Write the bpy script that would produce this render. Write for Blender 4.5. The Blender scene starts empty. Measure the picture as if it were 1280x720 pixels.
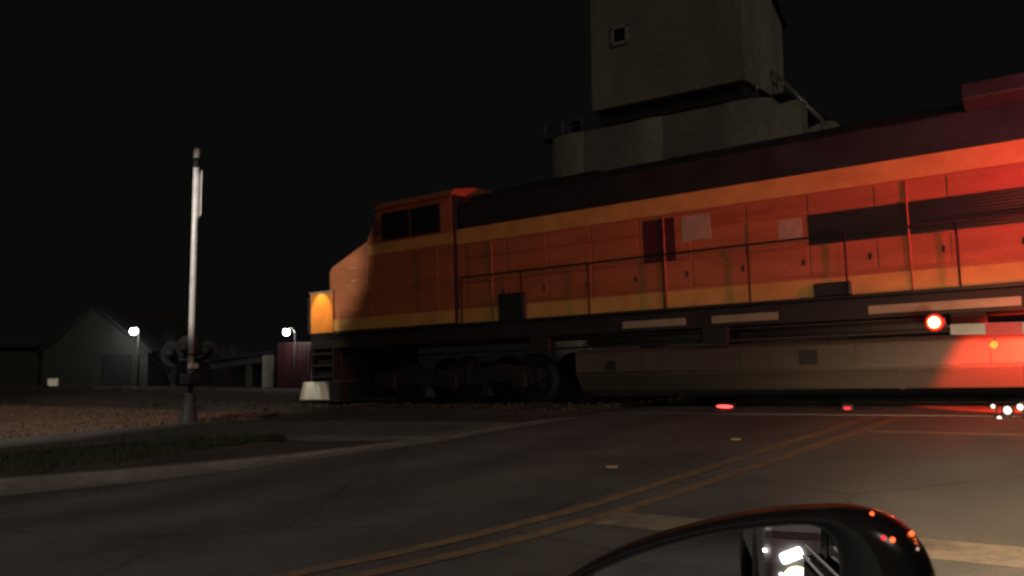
import bpy, bmesh, math, random
from mathutils import Vector, Matrix
random.seed(7)
PI = math.pi
S = bpy.context.scene
COL = S.collection

# ------------------------------------------------------------------ camera
F_PX, YAW, PITCH, ROLL = 1100.0, math.radians(38.05), math.atan(83 / 1100), math.radians(-0.6)
CAM_R = Matrix.Rotation(YAW, 3, 'Z') @ Matrix.Rotation(PI / 2 + PITCH, 3, 'X') @ Matrix.Rotation(ROLL, 3, 'Z')
CAM_P = Vector((0, 0, 1.3))
cam = bpy.data.cameras.new('camera')
cam.sensor_width = 36.0
cam.lens = 36.0 * F_PX / 1280
cam.clip_start, cam.clip_end = 0.02, 3000
cam.dof.use_dof = True
cam.dof.focus_distance = 1.25
cam.dof.aperture_fstop = 8.5
co = bpy.data.objects.new('camera', cam)
co.matrix_world = Matrix.Translation(CAM_P) @ CAM_R.to_4x4()
COL.objects.link(co)
S.camera = co

# ------------------------------------------------------------------ night sky
W = bpy.data.worlds.new('World')
S.world = W
W.use_nodes = True
W.node_tree.nodes['Background'].inputs[0].default_value = (0.0030, 0.0030, 0.0029, 1)
W.node_tree.nodes['Background'].inputs[1].default_value = 1.0

def lamp(name, kind, loc, energy, color, target=None, **kw):
    l = bpy.data.lights.new(name, kind)
    l.energy, l.color = energy, color
    for k, v in kw.items():
        setattr(l, k, v)
    o = bpy.data.objects.new(name, l)
    o.location = loc
    if target is not None:
        o.rotation_euler = (Vector(target) - Vector(loc)).to_track_quat('-Z', 'Y').to_euler()
    COL.objects.link(o)
    return o

# faint warm light of the town behind the camera
lamp('town_glow', 'SUN', (0, 0, 50), 0.23, (1.0, 0.86, 0.68), (-74, 44, -2), angle=math.radians(12))
# the low-beam headlights of the car the picture is taken from
for hu in (0.35, 1.55):
    lamp('headlamp_beam', 'SPOT', (hu, 2.05, 0.78), 580, (1.0, 0.80, 0.56), (hu - 1.8, 7.4, 0.1),
         spot_size=math.radians(100), spot_blend=1.0, shadow_soft_size=0.06)
    lamp('headlamp_low_beam', 'SPOT', (hu, 2.06, 0.74), 6200, (1.0, 0.70, 0.42), (hu - 1.0, 6.6, -0.55),
         spot_size=math.radians(50), spot_blend=1.0, shadow_soft_size=0.06)
# street lamp outside the frame on the left, over the gravel
lamp('street_light', 'SPOT', (-17.5, 1.5, 8.5), 2100, (1.0, 0.84, 0.70), (-21.2, 9.9, 0.3),
     spot_size=math.radians(60), spot_blend=0.6, shadow_soft_size=0.15)
# unseen spotlight added to brighten the signal mast
lamp('mast_fill_beam', 'SPOT', (-8.6, -7.0, 2.2), 15000, (1.0, 0.93, 0.84), (-16.0, 9.95, 3.55),
     spot_size=math.radians(12.5), spot_blend=0.55, shadow_soft_size=0.1)
# second street lamp over the road behind the camera
lamp('street_light', 'SPOT', (-4.0, -6.5, 11.0), 2300, (1.0, 0.84, 0.72), (-4.8, -3.4, 0.0),
     spot_size=math.radians(112), spot_blend=0.6, shadow_soft_size=0.2)
S.view_settings.view_transform = 'Standard'
S.view_settings.look = 'None'
S.view_settings.exposure = 0.0
S.view_settings.gamma = 1.0
S.view_settings.use_curve_mapping = False

# ------------------------------------------------------------------ helpers
def ss(a, b, x):
    t = min(1, max(0, (x - a) / (b - a)))
    return t * t * (3 - 2 * t)

def g(u, s):                                   # height of the land: rises to the tracks
    return .05 + .025 * min(6, max(-18, u)) + .43 * ss(4, 12.5, s) * (1 - .5 * ss(19, 30, s))

def rail_z(u):
    return .5 + .025 * max(-60, u) if u > -18 else .05

def ray(x, y):
    return CAM_R @ Vector(((x - 640) / F_PX, (360 - y) / F_PX, -1))

def tag(o, label=None, cat=None, group=None, kind=None):
    if label: o['label'] = label
    if cat: o['category'] = cat
    if group: o['group'] = group
    if kind: o['kind'] = kind
    return o

def empty(name, loc, rot=(0, 0, 0)):
    o = bpy.data.objects.new(name, None)
    o.empty_display_size = .2
    o.location, o.rotation_euler = loc, rot
    COL.objects.link(o)
    return o

def copy_tree(o, parent=None):
    c = o.copy()
    COL.objects.link(c)
    c.parent = parent
    for ch in [x for x in S.objects if x.parent == o]:
        copy_tree(ch, c)
    return c

class MB:
    def __init__(self):
        self.bm = bmesh.new()

    def box(self, x0, x1, y0, y1, z0, z1, bev=0.0, rot=None, piv=None):
        r = bmesh.ops.create_cube(self.bm, size=1)
        vs = r['verts']
        for v in vs:
            v.co = Vector(((x0 + x1) / 2 + v.co.x * (x1 - x0), (y0 + y1) / 2 + v.co.y * (y1 - y0), (z0 + z1) / 2 + v.co.z * (z1 - z0)))
        if bev:
            es = list({e for v in vs for e in v.link_edges})
            rr = bmesh.ops.bevel(self.bm, geom=es, offset=bev, segments=2, affect='EDGES', profile=.5)
            vs = list({v for f in rr['faces'] for v in f.verts} | {v for v in vs if v.is_valid})
        if rot is not None:
            bmesh.ops.rotate(self.bm, verts=vs, cent=piv or Vector(((x0 + x1) / 2, (y0 + y1) / 2, (z0 + z1) / 2)), matrix=rot)
        return self

    def tube(self, a, b, r0, r1=None, n=16, caps=True):
        r1 = r0 if r1 is None else r1
        a, b = Vector(a), Vector(b)
        q = (b - a).to_track_quat('Z', 'Y')
        ra, rb = [], []
        for i in range(n):
            t = 2 * PI * i / n
            d = q @ Vector((math.cos(t), math.sin(t), 0))
            ra.append(self.bm.verts.new(a + d * r0))
            rb.append(self.bm.verts.new(b + d * r1))
        for i in range(n):
            f = self.bm.faces.new((ra[i], ra[(i + 1) % n], rb[(i + 1) % n], rb[i]))
            f.smooth = True
        if caps:
            self.bm.faces.new(ra[::-1])
            self.bm.faces.new(rb)
        return self

    def lathe(self, c, axis, prof, n=24):         # prof: list of (along axis, radius)
        c = Vector(c)
        q = Vector(axis).to_track_quat('Z', 'Y')
        rings = []
        for (h, r) in prof:
            ring = []
            for i in range(n):
                t = 2 * PI * i / n
                ring.append(self.bm.verts.new(c + q @ Vector((math.cos(t) * r, math.sin(t) * r, h))))
            rings.append(ring)
        for k in range(len(rings) - 1):
            for i in range(n):
                f = self.bm.faces.new((rings[k][i], rings[k][(i + 1) % n], rings[k + 1][(i + 1) % n], rings[k + 1][i]))
                f.smooth = True
        self.bm.faces.new(rings[0][::-1])
        self.bm.faces.new(rings[-1])
        return self

    def prism(self, pts, y0, y1, axis='y', bev=0.0):  # outline pts (a, b) extruded along an axis
        def P(a, b, t):
            return Vector((a, t, b)) if axis == 'y' else (Vector((t, a, b)) if axis == 'x' else Vector((a, b, t)))
        A = [self.bm.verts.new(P(a, b, y0)) for a, b in pts]
        B = [self.bm.verts.new(P(a, b, y1)) for a, b in pts]
        n = len(pts)
        fs = [self.bm.faces.new(A), self.bm.faces.new(B[::-1])]
        for i in range(n):
            fs.append(self.bm.faces.new((A[i], B[i], B[(i + 1) % n], A[(i + 1) % n])))
        bmesh.ops.recalc_face_normals(self.bm, faces=fs)
        if bev:
            es = list({e for v in A + B for e in v.link_edges})
            bmesh.ops.bevel(self.bm, geom=es, offset=bev, segments=2, affect='EDGES', profile=.5)
        return self

    def build(self, name, mat, parent=None, smooth=False):
        bmesh.ops.recalc_face_normals(self.bm, faces=self.bm.faces[:])
        me = bpy.data.meshes.new(name)
        self.bm.to_mesh(me)
        self.bm.free()
        if smooth:
            for p in me.polygons:
                p.use_smooth = True
        me.materials.append(mat)
        o = bpy.data.objects.new(name, me)
        COL.objects.link(o)
        o.parent = parent
        return o

# ------------------------------------------------------------------ materials
def mat(name, c, rough=.6, metal=0.0, var=.25, scale=3.0, bump=0.0, bscale=40.0, coat=0.0, c2=None, spec=.5, stretch=None):
    m = bpy.data.materials.new(name)
    m.use_nodes = True
    nt = m.node_tree
    b = nt.nodes['Principled BSDF']
    tc = nt.nodes.new('ShaderNodeTexCoord')
    mp = nt.nodes.new('ShaderNodeMapping')
    if stretch: mp.inputs['Scale'].default_value = stretch
    nt.links.new(tc.outputs['Object'], mp.inputs[0])
    nz = nt.nodes.new('ShaderNodeTexNoise')
    nz.inputs['Scale'].default_value = scale
    nz.inputs['Detail'].default_value = 8
    nz.inputs['Roughness'].default_value = .65
    nt.links.new(mp.outputs[0], nz.inputs['Vector'])
    cr = nt.nodes.new('ShaderNodeValToRGB')
    k = c2 or tuple(x * (1 - var) for x in c)
    hi = tuple(min(.95, x * (1 + var * .5)) for x in c)
    cr.color_ramp.elements[0].position, cr.color_ramp.elements[1].position = .32, .68
    cr.color_ramp.elements[0].color = (*k, 1)
    cr.color_ramp.elements[1].color = (*hi, 1)
    nt.links.new(nz.outputs[0], cr.inputs[0])
    nt.links.new(cr.outputs[0], b.inputs['Base Color'])
    mr = nt.nodes.new('ShaderNodeMapRange')
    mr.inputs['To Min'].default_value = max(.02, rough - .12)
    mr.inputs['To Max'].default_value = min(1, rough + .12)
    nt.links.new(nz.outputs[0], mr.inputs[0])
    nt.links.new(mr.outputs[0], b.inputs['Roughness'])
    b.inputs['Metallic'].default_value = metal
    b.inputs['Specular IOR Level'].default_value = spec
    b.inputs['Coat Weight'].default_value = coat
    b.inputs['Coat Roughness'].default_value = .05
    if bump:
        n2 = nt.nodes.new('ShaderNodeTexNoise')
        n2.inputs['Scale'].default_value = bscale
        n2.inputs['Detail'].default_value = 6
        nt.links.new(mp.outputs[0], n2.inputs['Vector'])
        bp = nt.nodes.new('ShaderNodeBump')
        bp.inputs['Strength'].default_value = bump
        bp.inputs['Distance'].default_value = .02
        nt.links.new(n2.outputs[0], bp.inputs['Height'])
        nt.links.new(bp.outputs[0], b.inputs['Normal'])
    return m

def glow(name, c, strength):
    m = bpy.data.materials.new(name)
    m.use_nodes = True
    b = m.node_tree.nodes['Principled BSDF']
    b.inputs['Base Color'].default_value = (*[x * .5 for x in c], 1)
    b.inputs['Emission Color'].default_value = (*c, 1)
    b.inputs['Emission Strength'].default_value = strength
    return m

M = dict(
    asphalt=mat('asphalt', (.075, .071, .067), .82, var=.35, scale=.9, bump=.5, bscale=90),
    dirt=mat('dirt', (.05, .042, .034), .95, var=.5, scale=.8, bump=.6, bscale=14),
    concrete=mat('concrete', (.085, .08, .072), .9, var=.3, scale=1.5, bump=.3, bscale=50),
    kerb=mat('kerb_concrete', (.16, .148, .13), .9, var=.4, scale=2.5, bump=.3, bscale=50),
    gravel=mat('gravel', (.14, .088, .062), .95, var=.5, scale=5, bump=.8, bscale=30),
    ballast=mat('ballast', (.055, .045, .038), .95, var=.5, scale=6, bump=.9, bscale=26),
    grass=mat('grass', (.03, .05, .016), .8, var=.5, scale=4),
    wood=mat('creosote_wood', (.045, .034, .026), .85, var=.4, scale=6, bump=.4, bscale=40),
    rail=mat('rail_steel', (.22, .19, .17), .35, .9, var=.3, scale=8),
    yellowline=mat('worn_yellow_paint', (.155, .10, .045), .8, var=.6, scale=5, c2=(.075, .066, .055), bump=.3, bscale=80),
    whiteline=mat('worn_white_paint', (.20, .165, .12), .7, var=.5, scale=5, c2=(.085, .075, .065), bump=.3, bscale=80),
    orange=mat('orange_paint', (.35, .118, .052), .42, var=.28, scale=1.3, spec=.4, stretch=(.4, 1, 2.2)),
    dgreen=mat('dark_green_paint', (.016, .022, .021), .45, var=.4, scale=1.5),
    yellow=mat('yellow_paint', (.50, .29, .085), .45, var=.22, scale=2.0),
    yelpanel=mat('yellow_end_paint', (.55, .21, .035), .45, var=.15),
    black=mat('black_running_gear', (.010, .0095, .009), .7, var=.45, scale=3, bump=.2),
    tank=mat('dusty_tank_paint', (.070, .058, .046), .40, var=.25, scale=.8, stretch=(.25, 1, 1.2)),
    glass=mat('dark_glass', (.01, .011, .012), .08, var=.2, coat=.5),
    reflect=mat('reflective_tape', (.26, .23, .16), .4, var=.15),
    white=mat('white_paint', (.66, .64, .56), .5, var=.2, scale=3),
    pale_patch=mat('pale_patch_paint', (.34, .27, .19), .5, var=.3, scale=5),
    basegrey=mat('weathered_aluminium', (.055, .056, .06), .6, var=.35, scale=5),
    steel=mat('galvanised_steel', (.55, .55, .53), .38, .75, var=.2, scale=10),
    silver=mat('aluminium_paint', (.62, .60, .57), .45, .15, var=.2, scale=6),
    grey=mat('grey_cast_iron', (.022, .024, .028), .6, var=.3, scale=4, bump=.2),
    armwhite=mat('dusty_white_sheeting', (.30, .28, .26), .5, var=.25, scale=5),
    bark=mat('grey_bark', (.12, .11, .10), .9, var=.4, scale=8),
    signred=mat('red_sheeting', (.42, .02, .018), .45, var=.15),
    eleva=mat('elevator_concrete', (.30, .265, .22), .9, var=.28, scale=.35, bump=.25, bscale=6, stretch=(1, 1, .35)),
    darkconc=mat('dark_concrete', (.04, .037, .034), .9, var=.3, scale=.5),
    siding=mat('grey_siding', (.055, .052, .046), .8, var=.25, scale=1.2),
    roofing=mat('dark_roofing', (.03, .03, .03), .9, var=.3),
    redsteel=mat('dark_red_steel', (.055, .012, .014), .6, var=.4, scale=2),
    palewall=mat('pale_wall', (.40, .37, .34), .85, var=.3, scale=1.4),
    carblack=mat('gloss_black_paint', (.009, .008, .008), .2, var=.1, coat=.35, spec=.3),
    carpaint=mat('grey_car_paint', (.22, .225, .225), .4, 0.0, var=.1, coat=.3),
    plastic=mat('black_plastic', (.007, .007, .007), .6, var=.2, spec=.12),
    chrome=mat('chrome', (.8, .8, .8), .08, 1.0, var=.05),
    chrome2=mat('satin_trim', (.9, .9, .88), .35, .35, var=.05),
    trim=mat('bright_trim', (.8, .8, .78), .3, .6, var=.1),
    rubber=mat('tyre_rubber', (.015, .015, .015), .85, var=.2),
    lensoff=mat('lamp_lens', (.35, .32, .26), .2, var=.1),
)
mm = bpy.data.materials.new('mirror_glass')
mm.use_nodes = True
b_ = mm.node_tree.nodes['Principled BSDF']
b_.inputs['Base Color'].default_value = (.82, .84, .86, 1)
b_.inputs['Metallic'].default_value = 1
b_.inputs['Roughness'].default_value = 0.0

def enrich(m, speck=0.0, sscale=160, crack=0.0, cscale=.55, tracks=False, lines=0.0):
    nt = m.node_tree
    b = nt.nodes['Principled BSDF']
    src = b.inputs['Base Color'].links[0].from_socket
    tc = nt.nodes.new('ShaderNodeTexCoord')
    def mult(src, fac_socket, lo, hi, a=0.0, c=1.0):
        mr = nt.nodes.new('ShaderNodeMapRange')
        mr.inputs['From Min'].default_value, mr.inputs['From Max'].default_value = a, c
        mr.inputs['To Min'].default_value, mr.inputs['To Max'].default_value = lo, hi
        nt.links.new(fac_socket, mr.inputs[0])
        mx = nt.nodes.new('ShaderNodeMix')
        mx.data_type, mx.blend_type = 'RGBA', 'MULTIPLY'
        mx.inputs[0].default_value = 1
        nt.links.new(src, mx.inputs[6])
        nt.links.new(mr.outputs[0], mx.inputs[7])
        return mx.outputs[2]
    if speck:
        n = nt.nodes.new('ShaderNodeTexNoise')
        n.inputs['Scale'].default_value, n.inputs['Detail'].default_value = sscale, 3
        nt.links.new(tc.outputs['Object'], n.inputs['Vector'])
        src = mult(src, n.outputs[0], 1 - speck, 1 + speck, .35, .65)
    if crack:
        n = nt.nodes.new('ShaderNodeTexNoise')
        n.inputs['Scale'].default_value, n.inputs['Detail'].default_value = 1.6, 6
        nt.links.new(tc.outputs['Object'], n.inputs['Vector'])
        ad = nt.nodes.new('ShaderNodeMix'); ad.data_type, ad.blend_type = 'RGBA', 'LINEAR_LIGHT'
        ad.inputs[0].default_value = .22
        nt.links.new(tc.outputs['Object'], ad.inputs[6]); nt.links.new(n.outputs['Color'], ad.inputs[7])
        v = nt.nodes.new('ShaderNodeTexVoronoi'); v.feature = 'DISTANCE_TO_EDGE'
        v.inputs['Scale'].default_value = cscale
        nt.links.new(ad.outputs[2], v.inputs['Vector'])
        src = mult(src, v.outputs['Distance'], 1 - crack, 1, 0.0, .012)
    if tracks:
        sx = nt.nodes.new('ShaderNodeSeparateXYZ'); nt.links.new(tc.outputs['Object'], sx.inputs[0])
        w = nt.nodes.new('ShaderNodeMath'); w.operation = 'MULTIPLY'; w.inputs[1].default_value = 2 * PI / 1.85
        nt.links.new(sx.outputs[0], w.inputs[0])
        c = nt.nodes.new('ShaderNodeMath'); c.operation = 'COSINE'; nt.links.new(w.outputs[0], c.inputs[0])
        src = mult(src, c.outputs[0], .82, 1.12, -1, 1)
    if lines:
        sx = nt.nodes.new('ShaderNodeSeparateXYZ'); nt.links.new(tc.outputs['Object'], sx.inputs[0])
        w = nt.nodes.new('ShaderNodeMath'); w.operation = 'FRACT'
        d = nt.nodes.new('ShaderNodeMath'); d.operation = 'DIVIDE'; d.inputs[1].default_value = 1.22
        nt.links.new(sx.outputs[2], d.inputs[0]); nt.links.new(d.outputs[0], w.inputs[0])
        src = mult(src, w.outputs[0], 1 - lines, 1, 0, .06)
    nt.links.new(src, b.inputs['Base Color'])
enrich(M['asphalt'], speck=.42, sscale=120, crack=.42, cscale=.33, tracks=True)
enrich(M['concrete'], speck=.25, sscale=90, crack=.4, cscale=.5)
enrich(M['eleva'], speck=.12, sscale=3, lines=.22)
enrich(M['tank'], speck=.08, sscale=30)
enrich(M['orange'], speck=.05, sscale=14)

# ------------------------------------------------------------------ land
def resample(poly, n):
    P = [Vector((*p, 0)) for p in poly]
    L = [0]
    for a, b in zip(P, P[1:]):
        L.append(L[-1] + (b - a).length)
    out = []
    for i in range(n):
        t = L[-1] * i / (n - 1)
        k = max(j for j in range(len(L)) if L[j] <= t + 1e-9)
        k = min(k, len(P) - 2)
        f = (t - L[k]) / (L[k + 1] - L[k])
        out.append(P[k].lerp(P[k + 1], f))
    return out

def ribbon(name, A, B, off, m, n=60, rows=12, rough=0.0, kind='structure', skirt=0.0):
    bm = bmesh.new()
    a, b = resample(A, n), resample(B, n)
    V = []
    for j in range(rows + 1):
        V.append([])
        for i in range(n):
            p = a[i].lerp(b[i], j / rows)
            z = g(p.x, p.y) + off + (random.uniform(-rough, rough) if rough else 0)
            if skirt and (j in (0, rows) or i in (0, n - 1)): z -= skirt
            V[-1].append(bm.verts.new((p.x, p.y, z)))
    for j in range(rows):
        for i in range(n - 1):
            f = bm.faces.new((V[j][i], V[j][i + 1], V[j + 1][i + 1], V[j + 1][i]))
            f.smooth = not skirt
    bmesh.ops.recalc_face_normals(bm, faces=bm.faces[:])
    if sum(f.normal.z for f in bm.faces) < 0:
        bmesh.ops.reverse_faces(bm, faces=bm.faces[:])
    me = bpy.data.meshes.new(name)
    bm.to_mesh(me); bm.free()
    me.materials.append(m)
    o = bpy.data.objects.new(name, me)
    COL.objects.link(o)
    if kind: o['kind'] = kind
    return o

us = [-900, -500, -250, -150, -100, -75] + [-60 + .75 * i for i in range(101)] + [20, 30, 60, 120, 300, 700]
sv = [-400, -150, -60, -30] + [-15 + .5 * i for i in range(110)] + [45, 55, 70, 100, 150, 300, 600, 1200]
bm = bmesh.new()
V = [[bm.verts.new((u, s, g(u, s) - .028 + random.uniform(-.005, .005))) for u in us] for s in sv]
for j in range(len(sv) - 1):
    for i in range(len(us) - 1):
        bm.faces.new((V[j][i], V[j][i + 1], V[j + 1][i + 1], V[j + 1][i])).smooth = True
me = bpy.data.meshes.new('ground'); bm.to_mesh(me); bm.free(); me.materials.append(M['dirt'])
o = bpy.data.objects.new('ground', me); COL.objects.link(o); o['kind'] = 'structure'

EDGE = [(-15.5, -14), (-13.6, -6), (-12.0, 1), (-11.04, 4.46), (-10.3, 5.84), (-9.75, 7.04), (-8.75, 9.1), (-8.34, 11.87), (-8.3, 14), (-8.3, 20), (-8.3, 38)]
RIGHT = [(4.5, -14), (4.5, -6), (4.5, 1), (4.5, 4.46), (4.5, 5.84), (4.5, 7.04), (4.5, 9.1), (4.5, 11.87), (4.5, 14), (4.5, 20), (4.5, 38)]
ribbon('road', EDGE, RIGHT, 0, M['asphalt'], 120, 40)

def sheet(name, cor, off, m, n=30, rows=4):     # a flat marking given by two edges of (u, s) points
    return ribbon(name, cor[0], cor[1], off, m, n, rows)

CL = [(-4.85, -2), (-4.35, 3.81), (-3.94, 6.3), (-3.6, 9.0), (-3.42, 10.6), (-3.4, 12.9)]
for d0, d1 in ((-.28, -.12), (.10, .26)):
    sheet('centre_line', ([(u + d0, s) for u, s in CL], [(u + d1, s) for u, s in CL]), .006, M['yellowline'], 60, 2)
sheet('stop_line', ([(-3.75, 5.72), (4.2, 5.72)], [(-3.75, 6.18), (4.2, 6.18)]), .006, M['whiteline'])
sheet('edge_line', ([(-3.15, 10.66), (4.2, 10.5)], [(-3.15, 10.82), (4.2, 10.66)]), .006, M['whiteline'])
sheet('lane_marking', ([(-.95, 4.3), (1.6, 6.9 - 1.35)], [(-.55, 4.3), (2.0, 5.55)]), .006, M['whiteline'])

# kerb: a real step along the road's left edge
KE = EDGE[:7]
kb = MB()
def kerb_profile(p, q):
    d = Vector((q[0] - p[0], q[1] - p[1], 0)).normalized()
    return Vector((-d.y, d.x, 0))
pts = resample(KE, 50)
prev = None
for i, p in enumerate(pts):
    q = pts[min(i + 1, 49)]; pq = pts[max(i - 1, 0)]
    nrm = kerb_profile(pq, q)
    h = .13 * (1 - ss(38, 49, i))
    z = g(p.x, p.y)
    ring = [kb.bm.verts.new((p.x + nrm.x * w, p.y + nrm.y * w, z + zz)) for w, zz in ((0, -.05), (0.015, h - .02), (.04, h + .004), (.24, h + .004), (.26, -.05))]
    if prev:
        for k in range(4):
            kb.bm.faces.new((prev[k], ring[k], ring[k + 1], prev[k + 1]))
    prev = ring
o = kb.build('kerb', M['kerb']); o['kind'] = 'structure'
ribbon('gutter', [(u + .45, s) for u, s in EDGE[:8]], [(u + .02, s) for u, s in EDGE[:8]], .004, M['kerb'], 60, 2)

GL = [(-19, -3), (-14.5, 0.5), (-12.84, 5.18), (-11.9, 6.42), (-11.58, 7.8), (-11.3, 8.6)]
GU = [(-27, -1), (-19.6, 2.5), (-15.94, 6.42), (-14.4, 7.98), (-12.86, 8.60), (-11.35, 8.72)]
ribbon('verge', GL, GU, .02, M['dirt'], 60, 16, skirt=.07)
# sidewalk
SL = [(-27, -1), (-19.6, 2.5), (-15.94, 6.45), (-14.4, 8.02), (-12.86, 8.66), (-11.3, 8.8), (-8.45, 9.2)]
SU = [(-30, 1.2), (-23, 4.2), (-18.5, 7.5), (-17.3, 9.0), (-15.6, 10.2), (-12, 10.6), (-8.2, 10.9)]
ribbon('sidewalk', SL, SU, .035, M['concrete'], 70, 26, skirt=.08)
# gravel shoulder beside the track
VL = [(-55, -12), (-40, -4), (-23, 4.2), (-18.6, 7.6), (-17.35, 9.05), (-16.3, 10.1), (-15.3, 11.2)]
VU = [(-75, 7.8), (-55, 9), (-40, 10), (-26.9, 10.9), (-21, 11.55), (-18, 11.7), (-15.6, 11.85)]
ribbon('gravel_shoulder', VL, VU, .03, M['gravel'], 160, 40, rough=.02, skirt=.08)

def scatter(name, A, B, n, r0, r1, m, off, label, cat):
    bm = bmesh.new()
    a, b = resample(A, 80), resample(B, 80)
    for k in range(n):
        i = random.randrange(80)
        j = min(79, i + 1)
        p = a[i].lerp(a[j], random.random()).lerp(b[i].lerp(b[j], random.random()), random.random())
        r = random.uniform(r0, r1)
        mt = Matrix.Translation((p.x, p.y, g(p.x, p.y) + off)) @ Matrix.Rotation(random.random() * 6.28, 4, Vector((random.random(), random.random(), random.random() + .1)).normalized()) @ Matrix.Diagonal((r, r * random.uniform(.6, 1), r * random.uniform(.45, .8), 1))
        bmesh.ops.create_icosphere(bm, subdivisions=1, radius=1, matrix=mt)
    me = bpy.data.meshes.new(name); bm.to_mesh(me); bm.free(); me.materials.append(m)
    o = bpy.data.objects.new(name, me); COL.objects.link(o)
    return tag(o, label, cat, kind='stuff')

scatter('gravel', VL[2:], VU[2:], 4200, .015, .05, M['gravel'], .035, 'loose reddish gravel stones lit on the track shoulder', 'gravel')
scatter('track_stones', [(-60, 12.6), (-18, 12.6), (-9, 12.8)], [(-60, 18.8), (-18, 18.8), (-9, 18.8)], 3200, .03, .08, M['ballast'], .05, 'dark ballast stones heaped along the railway track', 'ballast')
ribbon('ballast_bed', [(-140, 12.2), (-60, 12.2), (-8.6, 12.6)], [(-140, 19.2), (-60, 19.2), (-8.6, 18.9)], .045, M['ballast'], 240, 22, rough=.03, skirt=.1)
ribbon('ballast_bed', [(4.6, 12.4), (60, 12.4)], [(4.6, 19.0), (60, 19.0)], .045, M['ballast'], 60, 16, rough=.03, skirt=.1)

# grass on the verge
bm = bmesh.new()
a, b = resample(GL, 120), resample(GU, 120)
for k in range(9000):
    i = random.randrange(119)
    p = a[i].lerp(a[i + 1], random.random()).lerp(b[i].lerp(b[i + 1], random.random()), random.random())
    h, w, t = random.uniform(.05, .13), random.uniform(.006, .012), random.random() * 6.28
    z = g(p.x, p.y) + .02
    d = Vector((math.cos(t), math.sin(t), 0))
    ln = Vector((random.uniform(-.05, .05), random.uniform(-.05, .05), 0))
    q = Vector((p.x, p.y, z))
    bm.faces.new([bm.verts.new(q - d * w), bm.verts.new(q + d * w), bm.verts.new(q + ln + Vector((0, 0, h)))])
me = bpy.data.meshes.new('grass'); bm.to_mesh(me); bm.free(); me.materials.append(M['grass'])
o = bpy.data.objects.new('grass', me); COL.objects.link(o)
tag(o, 'dark short grass on the verge between kerb and sidewalk', 'grass', kind='stuff')

# ------------------------------------------------------------------ railway track
RS = 15.75                                        # centre of the track
tr = empty('railway_track', (0, RS, 0))
tag(tr, 'railway track on dark ballast under the orange locomotive', 'railway track')
prof = [(-.07, -.18), (.07, -.18), (.07, -.165), (.012, -.13), (.012, -.05), (.036, -.035), (.036, -.003), (.03, 0), (-.03, 0), (-.036, -.003), (-.036, -.035), (-.012, -.05), (-.012, -.13), (-.07, -.165)]
for c in (-.755, .755):
    mb = MB()
    rings = []
    for u in [-140, -60, -40, -25, -18] + [-16 + 2 * i for i in range(12)] + [20, 60]:
        rings.append([mb.bm.verts.new((u, c + y, rail_z(u) + z)) for y, z in prof])
    for A, B in zip(rings, rings[1:]):
        for i in range(len(prof)):
            mb.bm.faces.new((A[i], A[(i + 1) % len(prof)], B[(i + 1) % len(prof)], B[i]))
    mb.build('rail', M['rail'], tr)
u = -60.0
while u < -8.9:
    MB().box(u - .11, u + .11, -1.3, 1.3, g(u, 15) - .1, g(u, 15) + .075, .01).build('sleeper', M['wood'], tr)
    u += .54
for s0, s1 in ((12.95, 14.95), (15.12, 16.38), (16.56, 18.2)):
    pan = MB()
    for k in range(6):
        ua, ub = -8.3 + k * 2.13, -8.3 + k * 2.13 + 2.11
        r = bmesh.ops.create_cube(pan.bm, size=1)
        for v in r['verts']:
            uu = (ua + ub) / 2 + v.co.x * (ub - ua)
            v.co = Vector((uu, (s0 + s1) / 2 + v.co.y * (s1 - s0), rail_z(uu) - (.004 if v.co.z > 0 else .2)))
    o = pan.build('crossing_panel', M['asphalt']); o['kind'] = 'structure'

# ------------------------------------------------------------------ locomotive (x from the front, z above the rail)
L = empty('locomotive', (-17.1, RS, rail_z(-17.1)), (0, -math.atan(.025), 0))
tag(L, 'orange diesel locomotive with dark green roof and yellow stripes crossing the road', 'locomotive')
NY = -1.5                                         # near side of the frame
# frame
MB().prism([(-.45, 1.40), (21.8, 1.40), (21.8, 1.74), (-.45, 1.74)], -1.48, 1.48, bev=.02).build('frame', M['black'], L)
MB().box(-.45, 21.8, -1.53, 1.53, 1.743, 1.79, .01).build('walkway', M['dgreen'], L)
for x0, x1 in ((8.6, 9.9), (10.4, 11.6), (13.05, 15.15), (16.4, 17.4)):
    MB().box(x0, x1, -1.492, -1.476, 1.47, 1.60, .003).build('reflective_strip', M['reflect'], L)
# fuel tank
t = MB()
t.prism([(-1.42, .62), (-1.42, 1.02), (-1.30, 1.10), (1.30, 1.10), (1.42, 1.02), (1.42, .62), (1.18, .30), (-1.18, .30)][::1], 7.45, 15.4, axis='x', bev=.03)
tk = t.build('fuel_tank', M['tank'], L)
for x in (7.5, 9.4, 11.4, 13.4, 15.3):
    MB().prism([(-1.43, .62), (-1.43, 1.025), (-1.305, 1.11), (1.305, 1.11), (1.43, 1.025), (1.43, .62), (1.185, .29), (-1.185, .29)], x - .025, x + .025, axis='x').build('tank_strap', M['tank'], tk)
MB().tube((8.3, -1.42, .80), (8.3, -1.50, .80), .09, .09, 20).build('filler_cap', M['black'], tk)
# air reservoirs and pipes between frame and tank
for x0, x1 in ((7.6, 10.6), (11.0, 14.6)):
    MB().lathe((x0, -1.15, 1.26), (1, 0, 0), [(0, .02), (.03, .09), (.08, .125), (x1 - x0 - .08, .125), (x1 - x0 - .03, .09), (x1 - x0, .02)], 20).build('air_reservoir', M['black'], L)
pp = MB()
for z in (1.16, 1.36): pp.tube((.8, -1.35, z), (15.6, -1.35, z), .022, n=8)
pp.build('brake_pipe', M['black'], L)
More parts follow.
